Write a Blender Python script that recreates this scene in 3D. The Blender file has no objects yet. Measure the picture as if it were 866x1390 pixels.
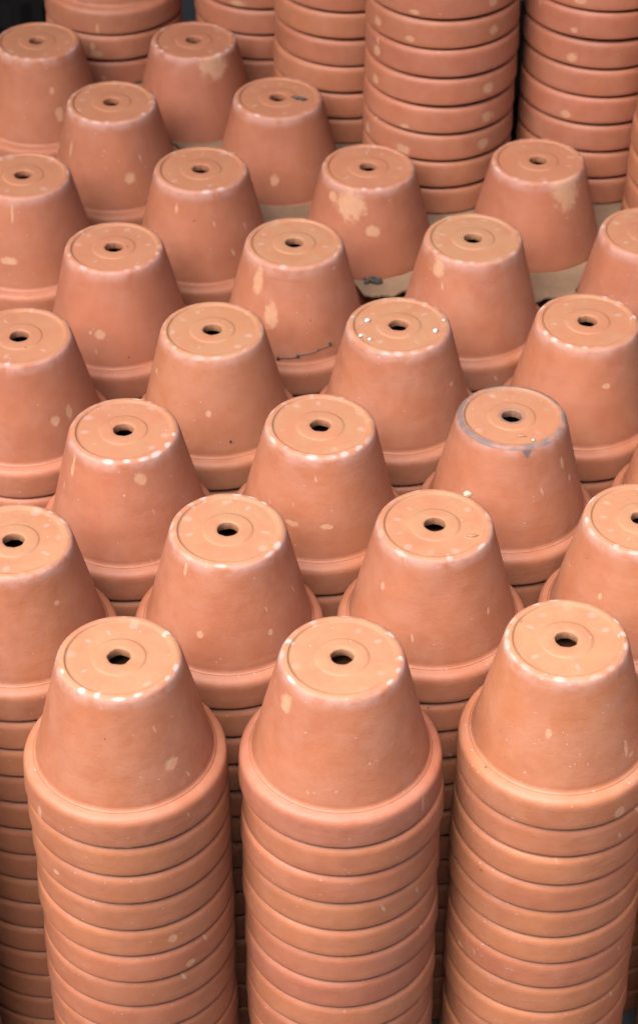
import bpy, bmesh, math, random
from mathutils import Vector, geometry, noise
D = bpy.data
sc = bpy.context.scene
C = sc.collection
S = 0.04                      # one working unit = radius of a pot's base = 4 cm
R = math.radians
rnd = random.Random(7)

# ------------------------------------------------------------------ materials
class NT:
    def __init__(s, mat):
        s.t = mat.node_tree; s.t.nodes.clear()
    def n(s, kind, **kw):
        nd = s.t.nodes.new(kind)
        for k, v in kw.items(): setattr(nd, k, v)
        return nd
    def l(s, a, b): s.t.links.new(a, b)
    def put(s, sock, v):
        if isinstance(v, bpy.types.NodeSocket): s.l(v, sock)
        elif v is not None: sock.default_value = v
    def m(s, op, a, b=None, c=None, clamp=False):
        nd = s.n('ShaderNodeMath', operation=op, use_clamp=clamp)
        for i, v in enumerate((a, b, c)):
            if v is not None: s.put(nd.inputs[i], v)
        return nd.outputs[0]
    def v(s, op, a, b=None):
        nd = s.n('ShaderNodeVectorMath', operation=op)
        s.put(nd.inputs[0], a)
        if b is not None: s.put(nd.inputs[1], b)
        return nd.outputs['Value'] if op in ('LENGTH', 'DOT_PRODUCT') else nd.outputs[0]
    def scale(s, a, f):
        nd = s.n('ShaderNodeVectorMath', operation='SCALE'); s.put(nd.inputs[0], a); s.put(nd.inputs['Scale'], f)
        return nd.outputs[0]
    def noise(s, vec, sc_, det=2.0, rough=.5, dist=0.0):
        nd = s.n('ShaderNodeTexNoise'); s.l(vec, nd.inputs['Vector'])
        nd.inputs['Scale'].default_value = sc_; nd.inputs['Detail'].default_value = det
        nd.inputs['Roughness'].default_value = rough; nd.inputs['Distortion'].default_value = dist
        return nd.outputs['Fac']
    def voro(s, vec, sc_):
        nd = s.n('ShaderNodeTexVoronoi'); s.l(vec, nd.inputs['Vector']); nd.inputs['Scale'].default_value = sc_
        sp = s.n('ShaderNodeSeparateColor'); s.l(nd.outputs['Color'], sp.inputs[0])
        return nd.outputs['Distance'], sp.outputs[0], sp.outputs[1]
    def step(s, v, a, b, lo=0.0, hi=1.0):         # smooth ramp a -> b
        nd = s.n('ShaderNodeMapRange', interpolation_type='SMOOTHSTEP')
        s.put(nd.inputs['Value'], v)
        for k, q in zip(('From Min', 'From Max', 'To Min', 'To Max'), (a, b, lo, hi)): s.put(nd.inputs[k], q)
        return nd.outputs[0]
    def mix(s, f, a, b, mode='MIX'):
        nd = s.n('ShaderNodeMix', data_type='RGBA', blend_type=mode)
        s.put(nd.inputs[0], f)
        for i, q in ((6, a), (7, b)):
            s.put(nd.inputs[i], (*q, 1) if isinstance(q, tuple) else q)
        return nd.outputs[2]
    def att(s, name):
        return s.n('ShaderNodeAttribute', attribute_type='OBJECT', attribute_name=name)
    def out(s, col, rough, bump=None, bdist=.0004, spec=.45, bstr=1.0):
        b = s.n('ShaderNodeBsdfPrincipled'); o = s.n('ShaderNodeOutputMaterial')
        s.put(b.inputs['Base Color'], (*col, 1) if isinstance(col, tuple) else col)
        s.put(b.inputs['Roughness'], rough); b.inputs['Specular IOR Level'].default_value = spec
        if bump is not None:
            bm_ = s.n('ShaderNodeBump'); bm_.inputs['Strength'].default_value = bstr
            bm_.inputs['Distance'].default_value = bdist
            s.l(bump, bm_.inputs['Height']); s.l(bm_.outputs[0], b.inputs['Normal'])
        s.l(b.outputs[0], o.inputs[0])

def new_mat(name):
    m = D.materials.new(name); m.use_nodes = True
    return m, NT(m)

def terracotta():
    mat, t = new_mat('terracotta')
    tc = t.n('ShaderNodeTexCoord')
    P = t.scale(tc.outputs['Object'], 1 / S)
    sp = t.n('ShaderNodeSeparateXYZ'); t.l(P, sp.inputs[0])
    X, Y, Z = sp.outputs
    seed = t.att('seed').outputs['Fac']
    sv = t.scale(t.v('ADD', (13.1, 7.7, 3.3)), seed)
    Q = t.v('ADD', P, sv)
    tone = t.att('tone').outputs['Fac']; dust = t.att('dust').outputs['Fac']
    grey = t.att('grey').outputs['Fac']; speck = t.att('speck').outputs['Fac']
    dots = t.att('dots').outputs['Fac']
    phi = t.m('ARCTAN2', X, t.m('MULTIPLY', Y, -1.0))
    r = t.m('SQRT', t.m('ADD', t.m('MULTIPLY', X, X), t.m('MULTIPLY', Y, Y)))
    sarc0 = t.m('SUBTRACT', r, t.m('MULTIPLY', Z, t.m('GREATER_THAN', r, .9)))
    top = t.step(sarc0, .99, .93)                                   # the flat base of the pot
    # --- clay colour
    n1 = t.noise(Q, .9, 3); n2 = t.noise(Q, 3.2, 4, .6); grain = t.noise(Q, 70, 2, .6)
    st = t.n('ShaderNodeMapping'); t.l(Q, st.inputs[0]); st.inputs['Scale'].default_value = (.5, .5, 13)
    streak = t.noise(st.outputs[0], 1.0, 3, .6)
    col = t.mix(tone, COL_ORANGE, COL_PINK)
    col = t.mix(t.step(n1, .3, .7), col, t.mix(.34, col, (.19, .06, .035)))
    val = t.m('ADD', t.m('ADD', .75, t.m('MULTIPLY', t.m('FRACT', t.m('MULTIPLY', seed, 7.31)), .10)), t.m('ADD', t.m('MULTIPLY', n2, .17), t.m('ADD', t.m('MULTIPLY', streak, .03), t.m('MULTIPLY', grain, .17))))
    hs = t.n('ShaderNodeHueSaturation'); t.l(val, hs.inputs['Value']); t.l(col, hs.inputs['Color']); col = hs.outputs[0]
    # --- rosy film left by the kiln, mostly on the walls
    film = t.m('MULTIPLY', t.step(t.noise(Q, 1.6, 4, .6), .30, .75), t.m('MULTIPLY', t.m('ADD', .05, t.m('MULTIPLY', dust, .42)), t.m('SUBTRACT', 1.0, t.m('MULTIPLY', top, .7))))
    col = t.mix(film, col, COL_FILM)
    bloom = t.m('MULTIPLY', t.step(t.noise(t.v('ADD', Q, (5.0, 2.0, 8.0)), 1.1, 5, .62, .5), .52, .80), t.step(t.noise(Q, 26, 3, .6), .3, .7, .5, 1))
    col = t.mix(t.m('MULTIPLY', bloom, .22), col, (.34, .17, .118))
    # --- dusty ochre base
    dn = t.m('MULTIPLY', top, t.m('ADD', t.m('MULTIPLY', dust, t.step(t.noise(Q, 2.2, 4, .55, .4),   .25, .8)), t.m('ADD', .2, t.m('MULTIPLY', dust, .25))), clamp=True)
    col = t.mix(dn, col, COL_DUST)
    # --- pale band round the base edge
    sarc = t.m('SUBTRACT', r, Z)
    up = t.step(Z, -.8, -.5)
    edge = t.m('MULTIPLY', t.m('MULTIPLY', t.step(sarc, .93, 1.01), t.step(sarc, 1.32, 1.06)), t.step(t.noise(Q, 3.0, 4, .6), .3, .6))
    col = t.mix(t.m('MULTIPLY', edge, .42), col, COL_EDGE)
    # --- blotches of bare clay
    edge_n = t.m('MULTIPLY', t.m('SUBTRACT', t.noise(Q, 5.0, 6, .68), .5), 2.0)
    pm = None
    for nm in ('patch_a', 'patch_b', 'patch_c'):
        a = t.att(nm); s3 = t.n('ShaderNodeSeparateXYZ'); t.l(a.outputs['Vector'], s3.inputs[0])
        lat = t.m('DIVIDE', t.m('MULTIPLY', t.m('SUBTRACT', phi, s3.outputs[0]), r), t.m('MAXIMUM', s3.outputs[2], .001))
        ver = t.m('DIVIDE', t.m('SUBTRACT', Z, s3.outputs[1]), t.m('MAXIMUM', a.outputs['Alpha'], .001))
        dd = t.m('ADD', t.m('SQRT', t.m('ADD', t.m('MULTIPLY', lat, lat), t.m('MULTIPLY', ver, ver))), edge_n)
        k = t.m('MULTIPLY', t.step(dd, 1.28, .70), t.step(s3.outputs[2], .004, .01))
        pm = k if pm is None else t.m('MAXIMUM', pm, k)
    pm = t.m('MULTIPLY', pm, t.m('SUBTRACT', 1.0, top))
    col = t.mix(t.m('MULTIPLY', pm, t.m('ADD', .28, t.m('MULTIPLY', t.noise(Q, 9, 4, .6), .75))), col, COL_PATCH)
    # --- pale flecks, thin scratches, dark pits
    d1, ra, rb = t.voro(Q, 5.5)
    fl = t.m('MULTIPLY', t.step(t.m('ADD', d1, t.m('MULTIPLY', edge_n, .03)), t.m('MULTIPLY', rb, .17), t.m('MULTIPLY', rb, .08)), t.m('GREATER_THAN', ra, t.m('SUBTRACT', 1.0, t.m('MULTIPLY', speck, .12))))
    col = t.mix(t.m('MULTIPLY', fl, .42), col, COL_FLECK)
    d2, rc, rd_ = t.voro(Q, 14)
    fl2 = t.m('MULTIPLY', t.step(d2, .26, .14), t.m('GREATER_THAN', rc, t.m('SUBTRACT', 1.0, t.m('MULTIPLY', speck, .036))))
    col = t.mix(t.m('MULTIPLY', fl2, .6), col, (.34, .28, .30))
    cy = t.n('ShaderNodeCombineXYZ')
    t.l(t.m('ADD', t.m('MULTIPLY', phi, 7.0), t.m('MULTIPLY', Z, 1.3)), cy.inputs[0]); t.l(t.m('MULTIPLY', Z, 1.6), cy.inputs[1]); t.l(t.m('MULTIPLY', seed, 5.3), cy.inputs[2])
    d3, re_, rf = t.voro(cy.outputs[0], 1.0)
    wob = t.m('MULTIPLY', t.m('SUBTRACT', t.noise(Q, 6, 3), .5), .25)
    scr = t.m('MULTIPLY', t.step(t.m('ADD', d3, wob), .16, .08), t.m('GREATER_THAN', re_, .93))
    scr = t.m('MULTIPLY', scr, t.m('SUBTRACT', 1.0, top))
    col = t.mix(t.m('MULTIPLY', scr, .5), col, COL_FLECK)
    d4, rg, rh = t.voro(t.v('ADD', Q, (3.0, 9.0, 1.0)), 3.6)
    pit = t.m('MULTIPLY', t.step(d4, t.m('MULTIPLY', rh, .085), t.m('MULTIPLY', rh, .05)), t.m('GREATER_THAN', rg, .86))
    col = t.mix(t.m('MULTIPLY', pit, .75), col, (.05, .026, .024))
    # --- darker brown rubs
    rub = t.m('MULTIPLY', t.step(t.noise(st.outputs[0], .55, 3, .5, .8), .64, .74), t.step(n1, .5, .6))
    col = t.mix(t.m('MULTIPLY', rub, .2), col, (.16, .055, .027))
    # --- ring of white kiln marks on the edge, fainter ring on the base
    def ring(N, s0, hw, hh, thr, jit, k):
        tt = t.m('ADD', t.m('MULTIPLY', phi, N / (2 * math.pi)), t.m('MULTIPLY', seed, .37))
        ce = t.m('FLOOR', tt); fr = t.m('SUBTRACT', t.m('SUBTRACT', tt, ce), .5)
        wn = t.n('ShaderNodeTexWhiteNoise', noise_dimensions='2D')
        cv = t.n('ShaderNodeCombineXYZ'); t.l(ce, cv.inputs[0]); t.l(t.m('ADD', seed, k), cv.inputs[1]); t.l(cv.outputs[0], wn.inputs['Vector'])
        sc3 = t.n('ShaderNodeSeparateColor'); t.l(wn.outputs['Color'], sc3.inputs[0])
        a, b, c = sc3.outputs[0], sc3.outputs[1], sc3.outputs[2]
        du = t.m('DIVIDE', t.m('ADD', t.m('MULTIPLY', fr, 2 * math.pi / N), t.m('MULTIPLY', t.m('SUBTRACT', b, .5), .07)), t.m('ADD', hw * .5, t.m('MULTIPLY', c, hw * .7)))
        dv = t.m('DIVIDE', t.m('SUBTRACT', t.m('SUBTRACT', sarc, s0), t.m('MULTIPLY', t.m('SUBTRACT', c, .5), jit)), t.m('ADD', hh * .6, t.m('MULTIPLY', b, hh * .6)))
        dd = t.m('ADD', t.m('SQRT', t.m('ADD', t.m('MULTIPLY', du, du), t.m('MULTIPLY', dv, dv))), t.m('MULTIPLY', edge_n, .35))
        return t.m('MULTIPLY', t.step(dd, 1.35, .5), t.m('MULTIPLY', t.step(a, thr, thr + .35, 0, 1), up))
    brk = t.step(t.noise(Q, 1.7, 2), .36, .56, .25, 1)
    dots = t.m('MULTIPLY', dots, brk)
    k1 = t.m('MULTIPLY', ring(20, .965, .105, .074, .36, .06, 0.0), dots)
    col = t.mix(t.m('MULTIPLY', k1, .44), col, COL_DOT)
    k2 = ring(11, .74, .095, .075, .35, .2, 5.0)
    col = t.mix(t.m('MULTIPLY', k2, .13), col, COL_DOT)
    # --- grey mineral ring (only where set)
    gm = t.m('MULTIPLY', t.m('MULTIPLY', t.step(sarc, .86, .93), t.step(sarc, 1.09, 1.02)), t.step(t.noise(Q, 2.2, 4, .6), .25, .55))
    drip = t.m('MULTIPLY', t.step(t.m('ADD', t.m('ABSOLUTE', t.m('SUBTRACT', phi, .21)), t.m('MULTIPLY', t.m('SUBTRACT', sarc, 1.1), .4)), .1, .05), t.step(sarc, 1.28, 1.22))
    ring_in = t.m('MULTIPLY', t.step(t.m('ABSOLUTE', t.m('SUBTRACT', r, .215)), .05, .02), top)
    gm = t.m('MAXIMUM', gm, t.m('MAXIMUM', t.m('MULTIPLY', drip, t.step(sarc, 1.0, 1.06)), t.m('MULTIPLY', ring_in, .5)))
    gm = t.m('MULTIPLY', t.m('MULTIPLY', gm, up), grey)
    col = t.mix(t.m('MULTIPLY', gm, .86), col, (.082, .067, .069))
    # --- surface
    h = t.m('ADD', t.m('MULTIPLY', n2, .9), t.m('ADD', t.m('MULTIPLY', streak, .2), t.m('MULTIPLY', grain, .28)))
    h = t.m('SUBTRACT', t.m('ADD', h, t.m('MULTIPLY', k1, .25)), t.m('ADD', t.m('MULTIPLY', pit, 1.2), t.m('MULTIPLY', pm, .25)))
    ro = t.m('ADD', .45, t.m('ADD', t.m('MULTIPLY', n2, .16), t.m('ADD', t.m('MULTIPLY', top, .14), t.m('MULTIPLY', t.m('MAXIMUM', k1, edge), .25))))
    t.out(col, ro, h, bdist=.00055, spec=.32)
    return mat

COL_ORANGE = (.294, .105, .047)
COL_PINK = (.278, .089, .048)
COL_FILM = (.300, .143, .096)
COL_DUST = (.262, .126, .066)
COL_EDGE = (0.359, 0.222, 0.190)
COL_PATCH = (0.400, 0.220, 0.128)
COL_FLECK = (0.392, 0.269, 0.202)
COL_DOT = (0.486, 0.414, 0.414)
CLAY = terracotta()

def simple(name, c1, c2, scale, rough=.85, bump=.0006, spec=.3, det=5):
    mat, t = new_mat(name)
    tc = t.n('ShaderNodeTexCoord')
    n = t.noise(tc.outputs['Object'], scale, det, .6); g = t.noise(tc.outputs['Object'], scale * 14, 3, .6)
    col = t.mix(t.step(n, .3, .7), c1, c2)
    col = t.mix(t.m('MULTIPLY', g, .35), col, tuple(q * .55 for q in c1))
    t.out(col, rough, t.m('ADD', n, t.m('MULTIPLY', g, .5)), bdist=bump, spec=spec)
    return mat
CARD = simple('brown_cardboard', (.235, .145, .09), (.15, .088, .052), 22, det=7)
ASPHALT = simple('asphalt', (.042, .043, .049), (.03, .03, .034), 6, bump=.003)
CONCRETE = simple('concrete', (.12, .115, .11), (.09, .085, .08), 5, bump=.002)
DARK = simple('shade_black', (.004, .0036, .0036), (.006, .0045, .004), 4, rough=.8, spec=.12)  # near-black for the added slab, rear wall and fillers standing in for shade
WEB = simple('cobweb_thread', (.16, .13, .12), (.11, .09, .09), 300)
DIRT = simple('dark_dirt', (.03, .025, .025), (.05, .04, .04), 300)
PAPER = simple('grey_paper', (.07, .062, .058), (.035, .03, .028), 120)
SILVER = simple('pale_grey_wax', (.5, .5, .54), (.4, .4, .45), 200, rough=.3, spec=.6)
CRUMB = simple('cream_clay', (.46, .33, .24), (.38, .27, .19), 200)

# ------------------------------------------------------------------ helpers
def link_mesh(name, me, parent=None, mat=None):
    o = D.objects.new(name, me); C.objects.link(o)
    if mat is not None and not me.materials: me.materials.append(mat)
    if parent is not None: o.parent = parent
    return o
def from_bm(name, bm, mat, smooth=True, parent=None):
    me = D.meshes.new(name); bmesh.ops.recalc_face_normals(bm, faces=bm.faces); bm.to_mesh(me); bm.free()
    for p in me.polygons: p.use_smooth = smooth
    return link_mesh(name, me, parent, mat)
def tag(o, label, cat, group=None):
    o['label'] = label; o['category'] = cat
    if group: o['group'] = group
    return o

SEG = 112
def resample(pts):
    return pts
def lathe(profile, wob, jit=None):
    """profile: list of (r, z) in pot units; wob(angle, z) -> radial factor."""
    bm = bmesh.new(); rows = []
    for i, (r, z) in enumerate(profile):
        row = []
        for k in range(SEG):
            a = 2 * math.pi * k / SEG
            f, dz = wob(a, z)
            rr = r * f
            if jit: rr += jit(a, r, z)
            row.append(bm.verts.new((rr * math.cos(a) * S, rr * math.sin(a) * S, (z + dz) * S)))
        rows.append(row)
    for a, b in zip(rows, rows[1:]):
        for k in range(SEG):
            k2 = (k + 1) % SEG
            bm.faces.new((a[k], b[k], b[k2], a[k2]))
    return bm

NEST = .672
BASE_P = [(.93, -.225), (.25, -.225), (.20, -.185), (.184, -.165), (.183, -.04), (.187, -.018), (.20, -.010), (.26, -.010), (.38, -.012), (.412, -.016),
          (.428, -.025), (.438, -.033), (.450, -.035), (.50, -.035), (.65, -.035), (.80, -.036), (.846, -.040), (.858, -.034), (.866, -.010), (.878, -.002), (.89, -.0005), (.90, 0.0)]
BODY_P = [(.90, 0.0), (.922, -.0025), (.944, -.009), (.964, -.020), (.981, -.035), (.995, -.055), (1.006, -.081), (1.016, -.115)] + \
         [(1.016 + .237 * (q + .012 * math.sin(math.pi * q / 1.82)), -.11 - q) for q in (.08, .2, .4, .6, .8, 1.0, 1.2, 1.4, 1.6, 1.74, 1.82)] + \
         [(1.449, -1.945), (1.456, -1.970), (1.466, -1.992), (1.480, -2.009), (1.494, -2.020), (1.508, -2.027)]
BODY_IN = [(1.36, -2.06), (1.31, -1.95), (1.10, -1.02), (.95, -.27), (.93, -.225)]
RIM_P = [(1.508, -2.027), (1.54, -2.036), (1.572, -2.046), (1.604, -2.061), (1.632, -2.082), (1.654, -2.110), (1.668, -2.145), (1.675, -2.185), (1.679, -2.24),
         (1.685, -2.37), (1.691, -2.51), (1.693, -2.595), (1.690, -2.628), (1.680, -2.650), (1.660, -2.664), (1.61, -2.668), (1.57, -2.662), (1.545, -2.64),
         (1.53, -2.58), (1.515, -2.30), (1.49, -2.17), (1.44, -2.10), (1.36, -2.06)]

VARIANTS = []
for vi in range(7):
    rv = random.Random(100 + vi)
    am = [(n, rv.uniform(0, 6.28), rv.uniform(.3, 1) * q) for n, q in ((2, .0042), (3, .0022), (5, .0008))]
    tz = [(n, rv.uniform(0, 6.28), rv.uniform(.3, 1) * q) for n, q in ((2, .006), (3, .004))]
    def wob(a, z, am=am, tz=tz):
        f = 1.0
        for n, p, q in am: f += q * math.cos(n * a + p + z * .3)
        dz = sum(q * math.cos(n * a + p) for n, p, q in tz) * (-z / 2.6)
        return f, dz
    sd = rv.uniform(0, 50)
    def holejit(a, r, z, sd=sd):
        if r > .262 or r < .1: return 0
        k = 1 if r < .215 else (.5 if r < .255 else 0)
        q = noise.noise(Vector((math.cos(a) * 2.2, math.sin(a) * 2.2, sd + z * 6))) * .014
        low = .008 * max(0, noise.noise(Vector((math.cos(a) * 5.5, math.sin(a) * 5.5, sd + 9)))) if z < -.1 else 0
        return (q - low) * k
    ms = []
    for nm, pr, jit in (('base', BASE_P, holejit), ('body', BODY_P, None), ('rim', RIM_P, None)):
        prof = list(pr)
        if nm == 'body': prof = pr + []
        bm = lathe(prof, wob, jit)
        me = D.meshes.new('pot_' + nm); bm.normal_update()
        if nm == 'body':
            # inner wall as part of the same body shell
            rows = []
            for (r, z) in [(1.508, -2.027)] + BODY_IN:
                row = []
                for k in range(SEG):
                    a = 2 * math.pi * k / SEG; f, dz = wob(a, z)
                    row.append(bm.verts.new((r * f * math.cos(a) * S, r * f * math.sin(a) * S, (z + dz) * S)))
                rows.append(row)
            for A_, B_ in zip(rows, rows[1:]):
                for k in range(SEG):
                    k2 = (k + 1) % SEG; bm.faces.new((A_[k], B_[k], B_[k2], A_[k2]))
            bmesh.ops.remove_doubles(bm, verts=bm.verts, dist=1e-6)
        for f in bm.faces: f.smooth = True
        bm.to_mesh(me); bm.free(); me.materials.append(CLAY)
        me.update(); ms.append(me)
    VARIANTS.append(ms)

count = [0]
def make_pot(x, y, z, label, group, tone=None, dust=.4, dots=.8, speck=.5, grey=0.0, body_patches=(), rim_patches=(), tilt=.5, top=True):
    """one terracotta pot, upside down; z = height of its base in pot units"""
    i = count[0]; count[0] += 1
    root = D.objects.new('terracotta_pot', None); C.objects.link(root)
    root.empty_display_size = .02
    root.location = (x * S, y * S, z * S)
    root.rotation_euler = (R(rnd.gauss(0, tilt)), R(rnd.gauss(0, tilt)), 0)
    tag(root, label, 'flower pot', group)
    tone = rnd.random() if tone is None else tone
    vs = VARIANTS[(i * 3 + rnd.randrange(7)) % 7]
    seed = rnd.uniform(0, 20)
    for nm, me in zip(('base', 'body', 'rim'), vs):
        if nm == 'base' and not top: pass
        o = D.objects.new(nm, me); C.objects.link(o); o.parent = root
        o['seed'] = seed; o['tone'] = float(tone); o['dust'] = float(dust); o['grey'] = float(grey); o['speck'] = float(speck); o['dots'] = float(dots)
        ps = body_patches if nm == 'body' else (rim_patches if nm == 'rim' else ())
        for key, q in zip(('patch_a', 'patch_b', 'patch_c'), ps):
            o[key] = [R(q[0]), float(q[1]), float(q[2]), float(q[3])]
    return root

def rand_rim():
    out = []
    for _ in range(2):
        if rnd.random() < .13:
            out.append((rnd.uniform(-75, 75), rnd.uniform(-2.6, -2.3), rnd.uniform(.04, .12), rnd.uniform(.03, .10)))
    return out
def rand_body():
    out = []
    for _ in range(3):
        if rnd.random() < .35:
            out.append((rnd.uniform(-70, 70), rnd.uniform(-1.7, -.3), rnd.uniform(.03, .07), rnd.uniform(.03, .09)))
    return out

ORD = ['top', 'second', 'third', 'fourth', 'fifth', 'sixth', 'seventh', 'eighth', 'ninth', 'tenth', 'eleventh', 'twelfth', 'thirteenth', 'fourteenth']
# key: x, y, label of the top pot, short name of the stack, depth, options
STACKS = {
 'A1': (-3.175, 25.179, 'orange pot in the front row with one pale lozenge patch low on its side', 'front row lozenge-patch pot', 9,
        dict(tone=.35, dust=.75, dots=.9, speck=.5, body_patches=[(39.3, -1.38, .15, .10)], rim_patches=[(-52, -2.5, .05, .16), (4, -2.64, .12, .04)])),
 'A2': (.369, 25.179, 'pot in the front row with a rosy rim and small tan arrowhead patch', 'front row rosy-rimmed pot', 9,
        dict(tone=.5, dust=.8, dots=1, speck=.7, body_patches=[(-54, -.42, .12, .15), (20, -1.2, .03, .03)], rim_patches=[(52, -2.3, .03, .16)])),
 'A3': (3.966, 25.584, 'speckled pot in the front row with a white zigzag scratch on its side', 'front row zigzag-scratched pot', 9,
        dict(tone=.1, dust=.8, dots=.8, speck=1.3, body_patches=[(45.6, -1.55, .04, .20), (50, -1.72, .07, .04), (-16, -.95, .05, .08)], rim_patches=[(32, -2.5, .10, .11), (-30, -2.6, .03, .03)])),
 'A0': (-7.62, 25.15, 'unseen pot added for shade just outside the picture beside the lozenge-patch pot', 'added shading pot by the lozenge-patch one', 9, dict(tone=.4)),  # unseen stack, added to shade the left edge
 'A4': (7.72, 25.75, 'unseen pot added for shade just outside the picture beside the zigzag-scratched pot', 'added shading pot by the zigzag-scratched one', 9, dict(tone=.4)),  # unseen stack, added to shade the right edge
 'B1': (-5.168, 28.056, 'pot cut off by the picture edge just behind the lozenge-patch pot, thin brown scratch', 'brown-scratched pot at the picture edge', 9,
        dict(tone=.3, dust=.8, dots=.6, speck=.4)),
 'B2': (-1.551, 28.349, 'white-dotted pot with three tiny pale scuffs low down, between two front row pots', 'second-row pot with tiny scuffs', 5,
        dict(tone=.55, dust=.75, dots=1, speck=.5, body_patches=[(34.5, -1.37, .055, .06), (-20, -1.32, .05, .06), (-41, -.25, .03, .13)])),
 'B3': (1.977, 28.477, 'second-row pot with a small raised clay chip on its base', 'second-row pot with a clay chip', 5,
        dict(tone=.45, dust=.7, dots=.8, speck=.5, body_patches=[(45, -1.2, .03, .07), (-50, -.75, .04, .07)])),
 'B4': (5.536, 28.646, 'white-dotted pot cut by the picture edge behind the zigzag-scratched pot', 'white-dotted pot behind the zigzag-scratched one', 6,
        dict(tone=.25, dust=.8, dots=1.1, speck=.9, body_patches=[(-38, -.95, .03, .06)])),
 'C1': (-3.528, 31.161, 'pot with a round tan spot high on its side and many pale flecks around it', 'third-row pot with a round tan spot', 3,
        dict(tone=.75, dust=.55, dots=1, speck=.9, body_patches=[(19.2, -.35, .10, .12), (-54, -.35, .045, .2), (3, -.62, .02, .03)])),
 'C2': (.027, 31.294, 'pot with a wide low pale smear, in the middle of the third row', 'third-row pot with a low smear', 3,
        dict(tone=.4, dust=.6, dots=.8, speck=.5, body_patches=[(-22, -1.32, .12, .06), (6, -1.32, .10, .05)])),
 'C3': (3.51, 31.572, 'pot whose base edge is stained with a dark grey ring', 'grey-ringed pot', 3,
        dict(tone=.5, dust=.6, dots=.3, speck=.5, grey=1.0, body_patches=[(52, -.55, .05, .11), (60, -.95, .04, .08)])),
 'C4': (7.12, 31.75, 'pot at the picture edge beside the grey-ringed pot, only a side slice showing', 'sliced pot beside the grey-ringed one', 2, dict(tone=.3)),
 'D1': (-5.727, 34.131, 'pot at the picture edge with two pale blots low on its side', 'picture-edge pot with two pale blots', 3,
        dict(tone=.7, dust=.5, dots=.8, speck=.5, body_patches=[(31.9, -1.23, .09, .10), (46.9, -1.18, .07, .13)])),
 'D2': (-2.047, 34.355, 'clean orange pot with a black pit low on its side', 'clean pot with a black pit', 3,
        dict(tone=.15, dust=.7, dots=.4, speck=.3)),
 'D3': (1.534, 34.505, 'pot with silvery drops spilled on its dusty base', 'pot with silvery drops', 3,
        dict(tone=.45, dust=.8, dots=.6, speck=.4)),
 'D4': (5.184, 34.644, 'clean-sided pot with white dots round its base, behind the grey-ringed pot', 'white-dotted pot behind the grey-ringed one', 3,
        dict(tone=.5, dust=.55, dots=.9, speck=.3)),
 'E1': (-4.157, 37.31, 'rosy pot with a round tan spot low down and a smaller spot beside it', 'rosy pot with a low tan spot', 2,
        dict(tone=.85, dust=.4, dots=.7, speck=.4, body_patches=[(-12, -1.3, .10, .10), (-21, -1.28, .03, .04)])),
 'E2': (-.502, 37.477, 'pot with two tan patches one above the other and a cobweb thread', 'cobwebbed pot with two patches', 2,
        dict(tone=.6, dust=.8, dots=.6, speck=.4, body_patches=[(-41.8, -.43, .12, .26), (-22, -1.05, .13, .26), (50, -.2, .05, .03)])),
 'E3': (3.144, 37.646, 'pot with a very dusty streaked base and a square tan patch below its edge', 'dusty-based pot', 2,
        dict(tone=.6, dust=1.0, dots=.5, speck=.4, body_patches=[(-43.8, -.24, .14, .17)])),
 'E4': (6.755, 37.901, 'faded pot cut by the picture edge below the leaning tall stack', 'faded pot at the picture edge', 2,
        dict(tone=.8, dust=.5, dots=.6, speck=.9)),
 'F1': (-6.304, 40.179, 'pot at the picture edge with a long pale scrape and a flat low patch', 'scraped pot at the picture edge', 2,
        dict(tone=.7, dust=.4, dots=.6, speck=.4, body_patches=[(-12.4, -1.37, .18, .08), (-8, -.35, .03, .2)])),
 'F2': (-2.526, 40.426, 'pot with one tiny teardrop-shaped tan mark under its base edge', 'teardrop-marked pot', 2,
        dict(tone=.6, dust=.35, dots=.8, speck=.4, body_patches=[(-26.6, -.42, .04, .10)])),
 'F3': (1.059, 40.519, 'pot standing through the cardboard with a large ragged tan blotch', 'blotched pot in the cardboard', 1,
        dict(tone=.7, dust=.3, dots=.8, speck=.4, body_patches=[(-22, -.38, .34, .30), (4, -.88, .15, .12), (-45, -.3, .10, .10)])),
 'F4': (4.717, 40.785, 'pot standing through the cardboard with a big half-oval tan stain', 'half-oval stained pot', 1,
        dict(tone=.75, dust=.3, dots=.7, speck=.5, body_patches=[(33, -.20, .34, .42)])),
 'G1': (-4.659, 43.393, 'pot with a round cream spot low on its side, beside a white scrap', 'cream-spotted pot beside the white scrap', 2,
        dict(tone=.65, dust=.3, dots=.6, speck=.4, body_patches=[(19.1, -1.27, .12, .13), (-50, -.8, .03, .2)])),
 'G2': (-.923, 43.599, 'pot with a grey twig lying by its hole and a low cream spot', 'pot with a twig by its hole', 1,
        dict(tone=.65, dust=.25, dots=.8, speck=.4, body_patches=[(-3.8, -1.38, .10, .14)])),
 'H1': (-6.637, 46.37, 'rearmost pot beside the dark gap with a pale blot on its flank', 'rearmost pot beside the dark gap', 2,
        dict(tone=.55, dust=.3, dots=.5, speck=.4, body_patches=[(25, -1.34, .10, .17), (20, -.75, .06, .08)])),
 'H2': (-2.947, 46.408, 'rearmost pot with an ochre half-moon stain under its edge', 'rearmost pot with an ochre stain', 1,
        dict(tone=.95, dust=.2, dots=1, speck=.3, body_patches=[(29, -.2, .32, .34)])),
}
ROWS = {'A': 'pots in the front row of stacks', 'B': 'pots in the second row of stacks', 'C': 'pots in the third row of stacks', 'D': 'pots in the fourth row of stacks',
        'E': 'pots in the fifth row of stacks', 'F': 'pots in the sixth row of stacks', 'G': 'pots in the seventh row of stacks', 'H': 'pots in the rear row of stacks'}
roots = {}
depth_fix = {'A': 14, 'B': 14, 'C': 3, 'D': 3}
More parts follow.
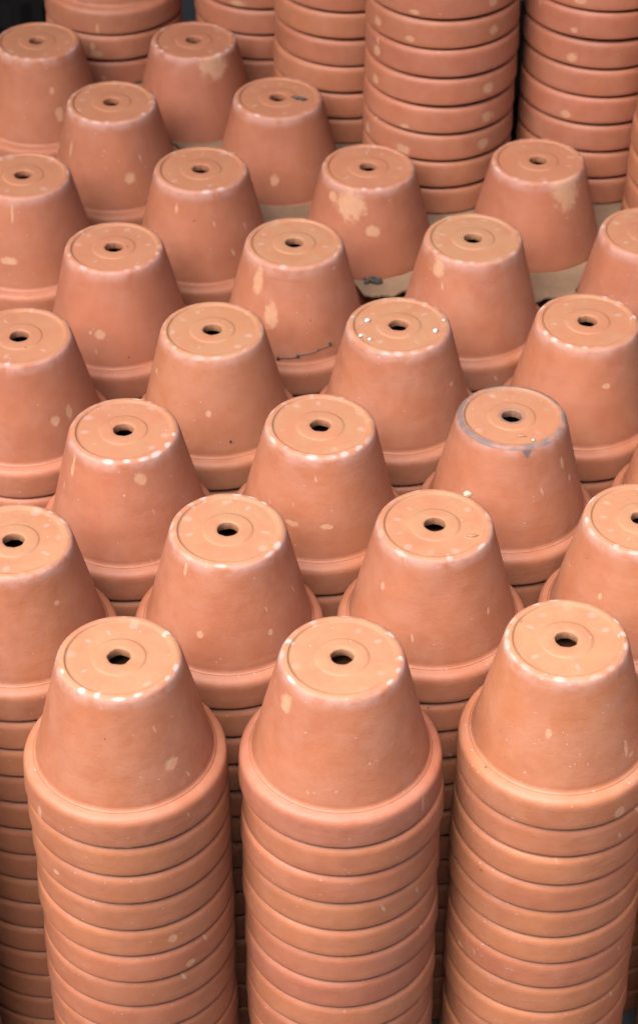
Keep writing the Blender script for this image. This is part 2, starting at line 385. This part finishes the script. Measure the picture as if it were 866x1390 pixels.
for key, (x, y, label, short, n, opt) in STACKS.items():
    n = depth_fix.get(key[0], n)
    if key[0] in 'EFGH': n = 2
    o2 = dict(opt)
    o2.setdefault('body_patches', rand_body()); o2.setdefault('rim_patches', rand_rim())
    roots[key] = make_pot(x, y, 0, label, ROWS[key[0]], **o2)
    roots[key].rotation_euler = (R(rnd.gauss(0, .35)), R(rnd.gauss(0, .35)), 0)
    sp0 = .9 if key[0] in 'AB' else .5
    dx = dy = 0
    for k in range(1, n):
        dx += rnd.gauss(0, .005); dy += rnd.gauss(0, .005)
        make_pot(x + dx, y + dy, -NEST * k, f'{ORD[k]} pot down in the stack under the {short}', ROWS[key[0]],
                 tone=min(1, max(0, opt.get('tone', .5) + rnd.gauss(0, .3))), speck=sp0 * (1.35 if key == 'A3' else 1), rim_patches=rand_rim(), tilt=.22)

for c in roots['A2'].children:
    if c.name.startswith('rim'): c['tone'] = 1.0
# tall stacks that stand on the cardboard at the back; z counted up from the sheet
CARD_TOP = -1.93
def tall(x, y, n, name, group, rims=None, lean=(0, 0), tone=.6):
    dx = dy = 0
    for k in range(n):
        dx += rnd.gauss(0, .007) + lean[0]; dy += rnd.gauss(0, .007) + lean[1]
        where = 'lowest pot' if k == 0 else ('topmost pot' if k == n - 1 else f'{ORD[k]} pot up')
        make_pot(x + dx, y + dy, CARD_TOP + 2.672 + (NEST + .006) * k, f'{where} in the {name}', group, tone=min(1, max(0, rnd.gauss(tone, .2))), speck=.25,
                 rim_patches=(rims or {}).get(k, rand_rim()), tilt=.22)
b3 = {6: [(37.6, -2.39, .11, .10), (-25.8, -2.5, .11, .06), (-57.8, -2.4, .12, .1)], 5: [(-59, -2.42, .12, .11), (40, -2.62, .03, .03)], 4: [(35.5, -2.38, .13, .11), (-60, -2.42, .11, .09)],
      3: [(35.6, -2.41, .12, .11), (-28.6, -2.56, .11, .05)], 2: [(34.2, -2.39, .13, .12), (-29, -2.50, .15, .12), (-70, -2.43, .13, .12)], 1: [(50, -2.5, .04, .06)], 7: [(-24, -2.55, .12, .06), (36, -2.4, .11, .1)]}
b4 = {3: [(-27, -2.50, .12, .08)], 5: [(-26, -2.46, .12, .10)], 6: [(-26, -2.5, .07, .06)], 7: [(-24, -2.45, .14, .10)]}
b0 = {1: [(-10, -2.5, .15, .08), (-14, -2.3, .06, .10)], 2: [(-9, -2.5, .04, .12)]}
b1 = {3: [(-20, -2.55, .2, .07)]}
tall(-5.1, 49.4, 3, 'short rear stack beside the dark gap', 'pots of the short rear stack', b0)
tall(-1.38, 49.43, 8, 'shadowed tall stack behind the ochre-stained pot', 'pots of the shadowed tall stack', b1, tone=.7)
tall(.633, 46.52, 9, 'tall stack behind the pot with a twig', 'pots of the tall stack behind the twig', None, tone=.65)
tall(2.68, 43.4, 10, 'blotchy tall stack behind the pot with a big ragged blotch', 'pots of the blotchy tall stack', b3, tone=.55)
tall(6.24, 43.8, 10, 'tall stack behind the half-oval stained pot', 'pots of the tall stack by the half-oval stain', b4, tone=.75)
tall(8.38, 41.3, 10, 'leaning tall stack cut off by the picture edge', 'pots of the leaning tall stack', None, lean=(.022, -.01), tone=.3)

# ------------------------------------------------------------------ bits on the pots (parts that are stuck to them)
def blob(name, r, mat, parent, loc, squash=.6, seed=0, smooth=True):
    bm = bmesh.new(); bmesh.ops.create_icosphere(bm, subdivisions=3, radius=1)
    for v in bm.verts:
        q = 1 + .28 * noise.noise(v.co * 1.4 + Vector((seed, seed * 2.3, 1)))
        v.co = Vector((v.co.x * r[0] * q, v.co.y * r[1] * q, v.co.z * r[2] * q)) * S
    o = from_bm(name, bm, mat, smooth)
    o.location = Vector(loc) * S
    if parent: o.parent = parent
    return o
base_d3 = [c for c in roots['D3'].children if c.name.startswith('base')][0]
for i, (a, b, q) in enumerate([(-.60, .16, .05), (-.74, -.36, .042), (-.57, -.48, .034), (.70, -.20, .05), (.87, .12, .028)]):
    blob('drop', (q, q, q * .7), SILVER, base_d3, (a, b, -.012 if math.hypot(a, b) < .85 else .008), seed=i * 3.1)
base_b3 = [c for c in roots['B3'].children if c.name.startswith('base')][0]
o = blob('clay_chip', (.10, .035, .022), CLAY, base_b3, (.62, -.30, -.018), seed=4); o.rotation_euler = (0, 0, R(8)); o['dust'] = 1.0; o['tone'] = .3
base_c3 = [c for c in roots['C3'].children if c.name.startswith('base')][0]
o = blob('clay_chip', (.09, .03, .02), CLAY, base_c3, (.12, -.60, -.018), seed=6); o.rotation_euler = (0, 0, R(-4)); o['dust'] = 1.0; o['tone'] = .3
blob('drop', (.026, .026, .016), SILVER, base_c3, (.33, -.72, -.016), seed=9)
body_b3 = [c for c in roots['B3'].children if c.name.startswith('body')][0]
blob('clay_crumb', (.075, .05, .06), CRUMB, body_b3, (.60, .75, .035), seed=12)
body_d2 = [c for c in roots['D2'].children if c.name.startswith('body')][0]
blob('pit', (.03, .02, .02), DIRT, body_d2, (math.sin(R(14)) * 1.392, -math.cos(R(14)) * 1.392, -1.70), seed=2)

# ------------------------------------------------------------------ loose litter
def tube(bm, pts, rad, n=6):
    prev = None
    for i, p in enumerate(pts):
        p = Vector(p); d = (Vector(pts[min(i + 1, len(pts) - 1)]) - Vector(pts[max(i - 1, 0)])).normalized()
        a = d.orthogonal().normalized(); b = d.cross(a)
        rr = rad[i] if isinstance(rad, (list, tuple)) else rad
        ring = [bm.verts.new(p + (a * math.cos(6.2832 * k / n) + b * math.sin(6.2832 * k / n)) * rr) for k in range(n)]
        if prev:
            for k in range(n): bm.faces.new((prev[k], prev[(k + 1) % n], ring[(k + 1) % n], ring[k]))
        else: bm.faces.new(ring[::-1])
        prev = ring
    bm.faces.new(prev)
# cobweb thread with dark specks along the cobwebbed pot
x0, y0 = STACKS['E2'][0], STACKS['E2'][1]
def on_body(phi, z, off=.012):
    r = 1.016 + .237 * (-z - .11) + .004 + off
    return Vector(((x0 + r * math.sin(R(phi))) * S, (y0 - r * math.cos(R(phi))) * S, z * S))
web = D.objects.new('cobweb', None); C.objects.link(web); web.location = on_body(10, -1.72)
tag(web, 'dark cobweb thread with specks of dirt on the lower side of a pot', 'cobweb')
bm = bmesh.new(); pts = [on_body(-13 + 3.2 * i, -1.905 + .0155 * i + .012 * math.sin(i * 1.3), .02) - web.location for i in range(15)]
tube(bm, pts, .00028); from_bm('thread', bm, WEB, parent=web)
for i, (a, b, q) in enumerate([(-13, -1.90, .035), (3, -1.83, .034), (20, -1.74, .02), (31, -1.68, .03)]):
    c = blob('dirt_speck', (q, q * .8, q), DIRT, None, (0, 0, 0), seed=20 + i); c.parent = web; c.location = on_body(a, b, .02) - web.location
# grey twig beside the hole of a pot
bm = bmesh.new()
bx, by = STACKS['G2'][0], STACKS['G2'][1]
tube(bm, [((.30 + .05 * i) * S, (-.05 - .012 * i + .02 * math.sin(i * 2.1)) * S, (.004 + .008 * math.sin(i)) * S) for i in range(8)], [.0006, .0011, .0013, .0016, .0013, .0018, .001, .0005])
o = from_bm('twig', bm, PAPER); o.location = (bx * S, by * S, .004 * S)
tag(o, 'short grey twig lying beside the hole on a pot base', 'twig')
# crumpled scraps
def scrap(name, loc, size, seed, mat, label, cat):
    bm = bmesh.new(); bmesh.ops.create_grid(bm, x_segments=14, y_segments=10, size=1)
    for v in bm.verts:
        p = v.co.copy()
        e = 1 + .35 * noise.noise(Vector((p.x * 1.7, p.y * 1.7, seed)))
        h = .5 * abs(noise.noise(Vector((p.x * 1.9, p.y * 1.9, seed + 5)))) + .25 * noise.noise(Vector((p.x * 4, p.y * 4, seed + 7)))
        v.co = Vector((p.x * size[0] * e, p.y * size[1] * e, (h + .12) * size[2])) * S
    for g in [f for f in bm.faces if noise.noise(f.calc_center_median() * 300 + Vector((seed, 0, 0))) > .32]: bm.faces.remove(g)
    bmesh.ops.delete(bm, geom=[v for v in bm.verts if not v.link_faces], context='VERTS')
    o = from_bm(name, bm, mat, False); o.location = Vector(loc) * S
    md = o.modifiers.new('thickness', 'SOLIDIFY'); md.thickness = .0005
    return tag(o, label, cat)
o = scrap('paper_scrap', (1.16, 38.93, CARD_TOP + .01), (.20, .10, .22), 3.3, PAPER, 'crumpled grey scrap against the foot of the blotched pot', 'paper scrap')
WHITE = simple('white_paper', (.38, .39, .41), (.3, .3, .32), 150)
o = scrap('plastic_scrap', (-3.42, 41.95, -1.98), (.11, .26, .18), 8.1, WHITE, 'pale scrap wedged between two pots beside the cream-spotted pot', 'scrap')
o.rotation_euler = (R(20), R(15), R(25))

# ------------------------------------------------------------------ torn cardboard sheet under the tall stacks
front = [(11.5, 38.9), (8.6, 38.75), (6.81, 38.67), (6.0, 38.55), (5.36, 38.47), (5.07, 38.34), (4.8, 38.37), (4.57, 38.18), (3.9, 38.32), (3.24, 38.36), (2.6, 38.5), (2.02, 38.53), (1.84, 38.67),
         (1.66, 38.5), (1.53, 38.38), (1.34, 38.46), (1.13, 38.41), (.98, 38.5), (.86, 38.66), (.71, 38.97), (.3, 39.5), (-.13, 40.04), (-.7, 40.6), (-1.2, 41.35), (-1.72, 42.36), (-1.95, 43.3),
         (-2.29, 44.1), (-2.9, 44.55), (-3.26, 44.78), (-3.55, 45.05), (-4.2, 46.2), (-4.7, 47.3), (-6.0, 47.8), (-6.75, 48.6)]
rag = random.Random(5); poly = []
for (ax, ay), (bx_, by_) in zip(front, front[1:]):
    m_ = 7
    for j in range(m_):
        u = j / m_
        q = noise.noise(Vector((ax + (bx_ - ax) * u, ay + (by_ - ay) * u, 2)) * 4.5) * .06 + rag.uniform(-.018, .018)
        poly.append(Vector((ax + (bx_ - ax) * u + q * .4, ay + (by_ - ay) * u + q)))
poly += [Vector(q) for q in (front[-1], (-6.7, 50.4), (-5.0, 50.95), (-3.2, 50.5), (-1.2, 51.0), (2.2, 48.4), (2.9, 45.5), (4.3, 44.6), (5.0, 45.2), (6.2, 45.8), (11.6, 45.9))]
verts = list(poly); edges = [(i, (i + 1) % len(poly)) for i in range(len(poly))]
holes = [(STACKS[k][0], STACKS[k][1]) for k in ('E4', 'F3', 'F4', 'G2', 'H2')]
for hx, hy in holes:
    s0 = len(verts); nn = 72
    for k in range(nn):
        a = 2 * math.pi * k / nn
        r = 1.475 + .16 * max(0, noise.noise(Vector((math.cos(a) * 1.6, math.sin(a) * 1.6, hx + 4)))) + .04 * abs(noise.noise(Vector((math.cos(a) * 2, math.sin(a) * 2, hx)))) + rag.uniform(0, .012)
        verts.append(Vector((hx + r * math.cos(a), hy + r * math.sin(a))))
    edges += [(s0 + k, s0 + (k + 1) % nn) for k in range(nn)]
for gx in range(-12, 20):
    for gy in range(64, 90):
        verts.append(Vector((gx * .6 + .1, gy * .59)))
vo, eo, fo, *_ = geometry.delaunay_2d_cdt(verts, edges, [], 0, 1e-5)
def inside(p):
    c = False; n = len(poly)
    for i in range(n):
        a, b = poly[i], poly[(i + 1) % n]
        if (a.y > p.y) != (b.y > p.y) and p.x < (b.x - a.x) * (p.y - a.y) / (b.y - a.y) + a.x: c = not c
    return c and all(math.hypot(p.x - hx, p.y - hy) > 1.465 for hx, hy in holes)
bm = bmesh.new(); bv = [None] * len(vo)
for f in fo:
    cen = (vo[f[0]] + vo[f[1]] + vo[f[2]]) / 3
    if not inside(cen): continue
    for i in f:
        if bv[i] is None:
            p = vo[i]; z = noise.noise(Vector((p.x * .5, p.y * .5, 0))) * .012
            bv[i] = bm.verts.new((p.x * S, p.y * S, (CARD_TOP - .006 + z * .4 - .006) * S))
    bm.faces.new([bv[i] for i in f])
bmesh.ops.recalc_face_normals(bm, faces=bm.faces)
if bm.faces[:] and sum(f.normal.z for f in bm.faces) < 0: bmesh.ops.reverse_faces(bm, faces=bm.faces)
me = D.meshes.new('cardboard_sheet'); bm.to_mesh(me); bm.free(); me.materials.append(CARD)
o = D.objects.new('cardboard_sheet', me); C.objects.link(o)
md = o.modifiers.new('thickness', 'SOLIDIFY'); md.thickness = .05 * S; md.offset = -1
tag(o, 'torn brown cardboard sheet between pots, under the tall stacks', 'cardboard')

# ------------------------------------------------------------------ setting
def sheet(name, x0, x1, y0_, y1, z, mat, block=None):
    bm = bmesh.new()
    if block is None:
        bmesh.ops.create_grid(bm, x_segments=1, y_segments=1, size=1)
        for v in bm.verts: v.co = Vector((x0 if v.co.x < 0 else x1, y0_ if v.co.y < 0 else y1, z)) * S
    else:
        bmesh.ops.create_cube(bm, size=1)
        for v in bm.verts: v.co = Vector((x0 if v.co.x < 0 else x1, y0_ if v.co.y < 0 else y1, z if v.co.z > 0 else block)) * S
        bmesh.ops.bevel(bm, geom=bm.edges[:], offset=.004, segments=2, affect='EDGES')
    o = from_bm(name, bm, mat, False); o['kind'] = 'structure'
    return o
SHADE_ROOF_Y = 24
GROUND = -2.668 - NEST * 13
sheet('ground', -3000, 3000, -3000, 6000, GROUND, ASPHALT)
sheet('concrete_step', -9.5, 12.5, 29.95, 35.7, -2.668 - NEST * 2, CONCRETE, GROUND - .4)
sheet('concrete_ledge', -9.6, 12.6, 35.7, 46.4, -2.668 - NEST, CONCRETE, GROUND - .45)
sheet('concrete_terrace', -9.7, 12.7, 46.4, 52.9, -2.005, CONCRETE, GROUND - .5) if False else None

# dark ribbed bin shape, added to blacken the view behind the rear stacks
bm = bmesh.new(); rows = []
prof_ = []
for side in range(4):
    for j in range(24):
        u = -1 + 2 * j / 24
        rib = .05 if (j % 4) in (1, 2) else 0
        p = [(u, -1 - rib), (1 + rib, u), (-u, 1 + rib), (-1 - rib, -u)][side]
        prof_.append(p)
for z, k in ((0, .86), (.02, .88), (6.2, .98), (6.25, 1.05), (6.9, 1.06), (6.9, .97), (1.0, .85)):
    rows.append([bm.verts.new((p[0] * k * 3.4 * S, p[1] * k * 2.6 * S, z * S)) for p in prof_])
for a, b in zip(rows, rows[1:]):
    for k in range(len(a)): bm.faces.new((a[k], a[(k + 1) % len(a)], b[(k + 1) % len(a)], b[k]))
bm.faces.new(rows[0][::-1]); bm.faces.new(rows[-1])
o = from_bm('dark_filler', bm, DARK, False); o.location = (-11.2 * S, 57.5 * S, GROUND * S); o.scale.z = 1.2
filler2 = o.copy(); C.objects.link(filler2); filler2.location = (6.0 * S, 52.0 * S, GROUND * S)  # copy added to blacken the gap between two tall stacks
tag(filler2, 'black ribbed bin added to blacken the gap between two tall stacks', 'bin', 'added dark fillers behind the pots')
tag(o, 'near-black ribbed bin added to darken the view behind the rear pots', 'bin', 'added dark fillers behind the pots')

# unseen slab overhead, added to shade the rows at the back
sheet('shade_roof', -90, 90, SHADE_ROOF_Y, 140, 45.5, DARK, 43.5)
# unseen walls, added to hide the low sky in front and at the sides
sheet('blocker_wall', -90, 90, -52, -48, 70, CONCRETE, GROUND - .1)
sheet('blocker_wall', -96, -90.2, -52, 140, 43, CONCRETE, GROUND - .1)
sheet('blocker_wall', 90.2, 96, -52, 140, 43, CONCRETE, GROUND - .1)
sheet('blocker_wall', -90, 90, 120, 124, 43, DARK, GROUND - .1)

# ------------------------------------------------------------------ camera
cam = D.cameras.new('camera'); co = D.objects.new('camera', cam); C.objects.link(co)
co.location = (0, 0, 23.556 * S)
co.rotation_euler = (R(90 - 38.413), 0, 0)
cam.sensor_fit = 'AUTO'; cam.sensor_width = 36
cam.lens = 2933.5 / 1390 * 36
cam.shift_y = -45 / 1390
cam.clip_start = .05; cam.clip_end = 1000
cam.dof.use_dof = True; cam.dof.focus_distance = 1.50; cam.dof.aperture_fstop = 10
sc.camera = co
sc.cycles.diffuse_bounces = 2

# ------------------------------------------------------------------ light
SUN_EL, SUN_AZ = 61, 227          # azimuth: clockwise from +y (north)
w = D.worlds.new('World'); sc.world = w; w.use_nodes = True
nt = w.node_tree; bg = nt.nodes['Background']
sky = nt.nodes.new('ShaderNodeTexSky'); sky.sky_type = 'NISHITA'; sky.sun_disc = False
sky.sun_elevation = R(SUN_EL); sky.sun_rotation = R(SUN_AZ)
nt.links.new(sky.outputs[0], bg.inputs[0]); bg.inputs[1].default_value = .05
sun = D.lights.new('sun', 'SUN'); so = D.objects.new('sun', sun); C.objects.link(so)
sun.energy = 1.5; sun.angle = R(62); sun.color = (1, .95, .88)
dv = Vector((math.sin(R(SUN_AZ)) * math.cos(R(SUN_EL)), math.cos(R(SUN_AZ)) * math.cos(R(SUN_EL)), math.sin(R(SUN_EL))))
so.rotation_euler = dv.to_track_quat('Z', 'Y').to_euler()
so.location = dv * 3
sc.view_settings.view_transform = 'Standard'; sc.view_settings.look = 'None'
sc.view_settings.exposure = 3.42; sc.view_settings.gamma = 1
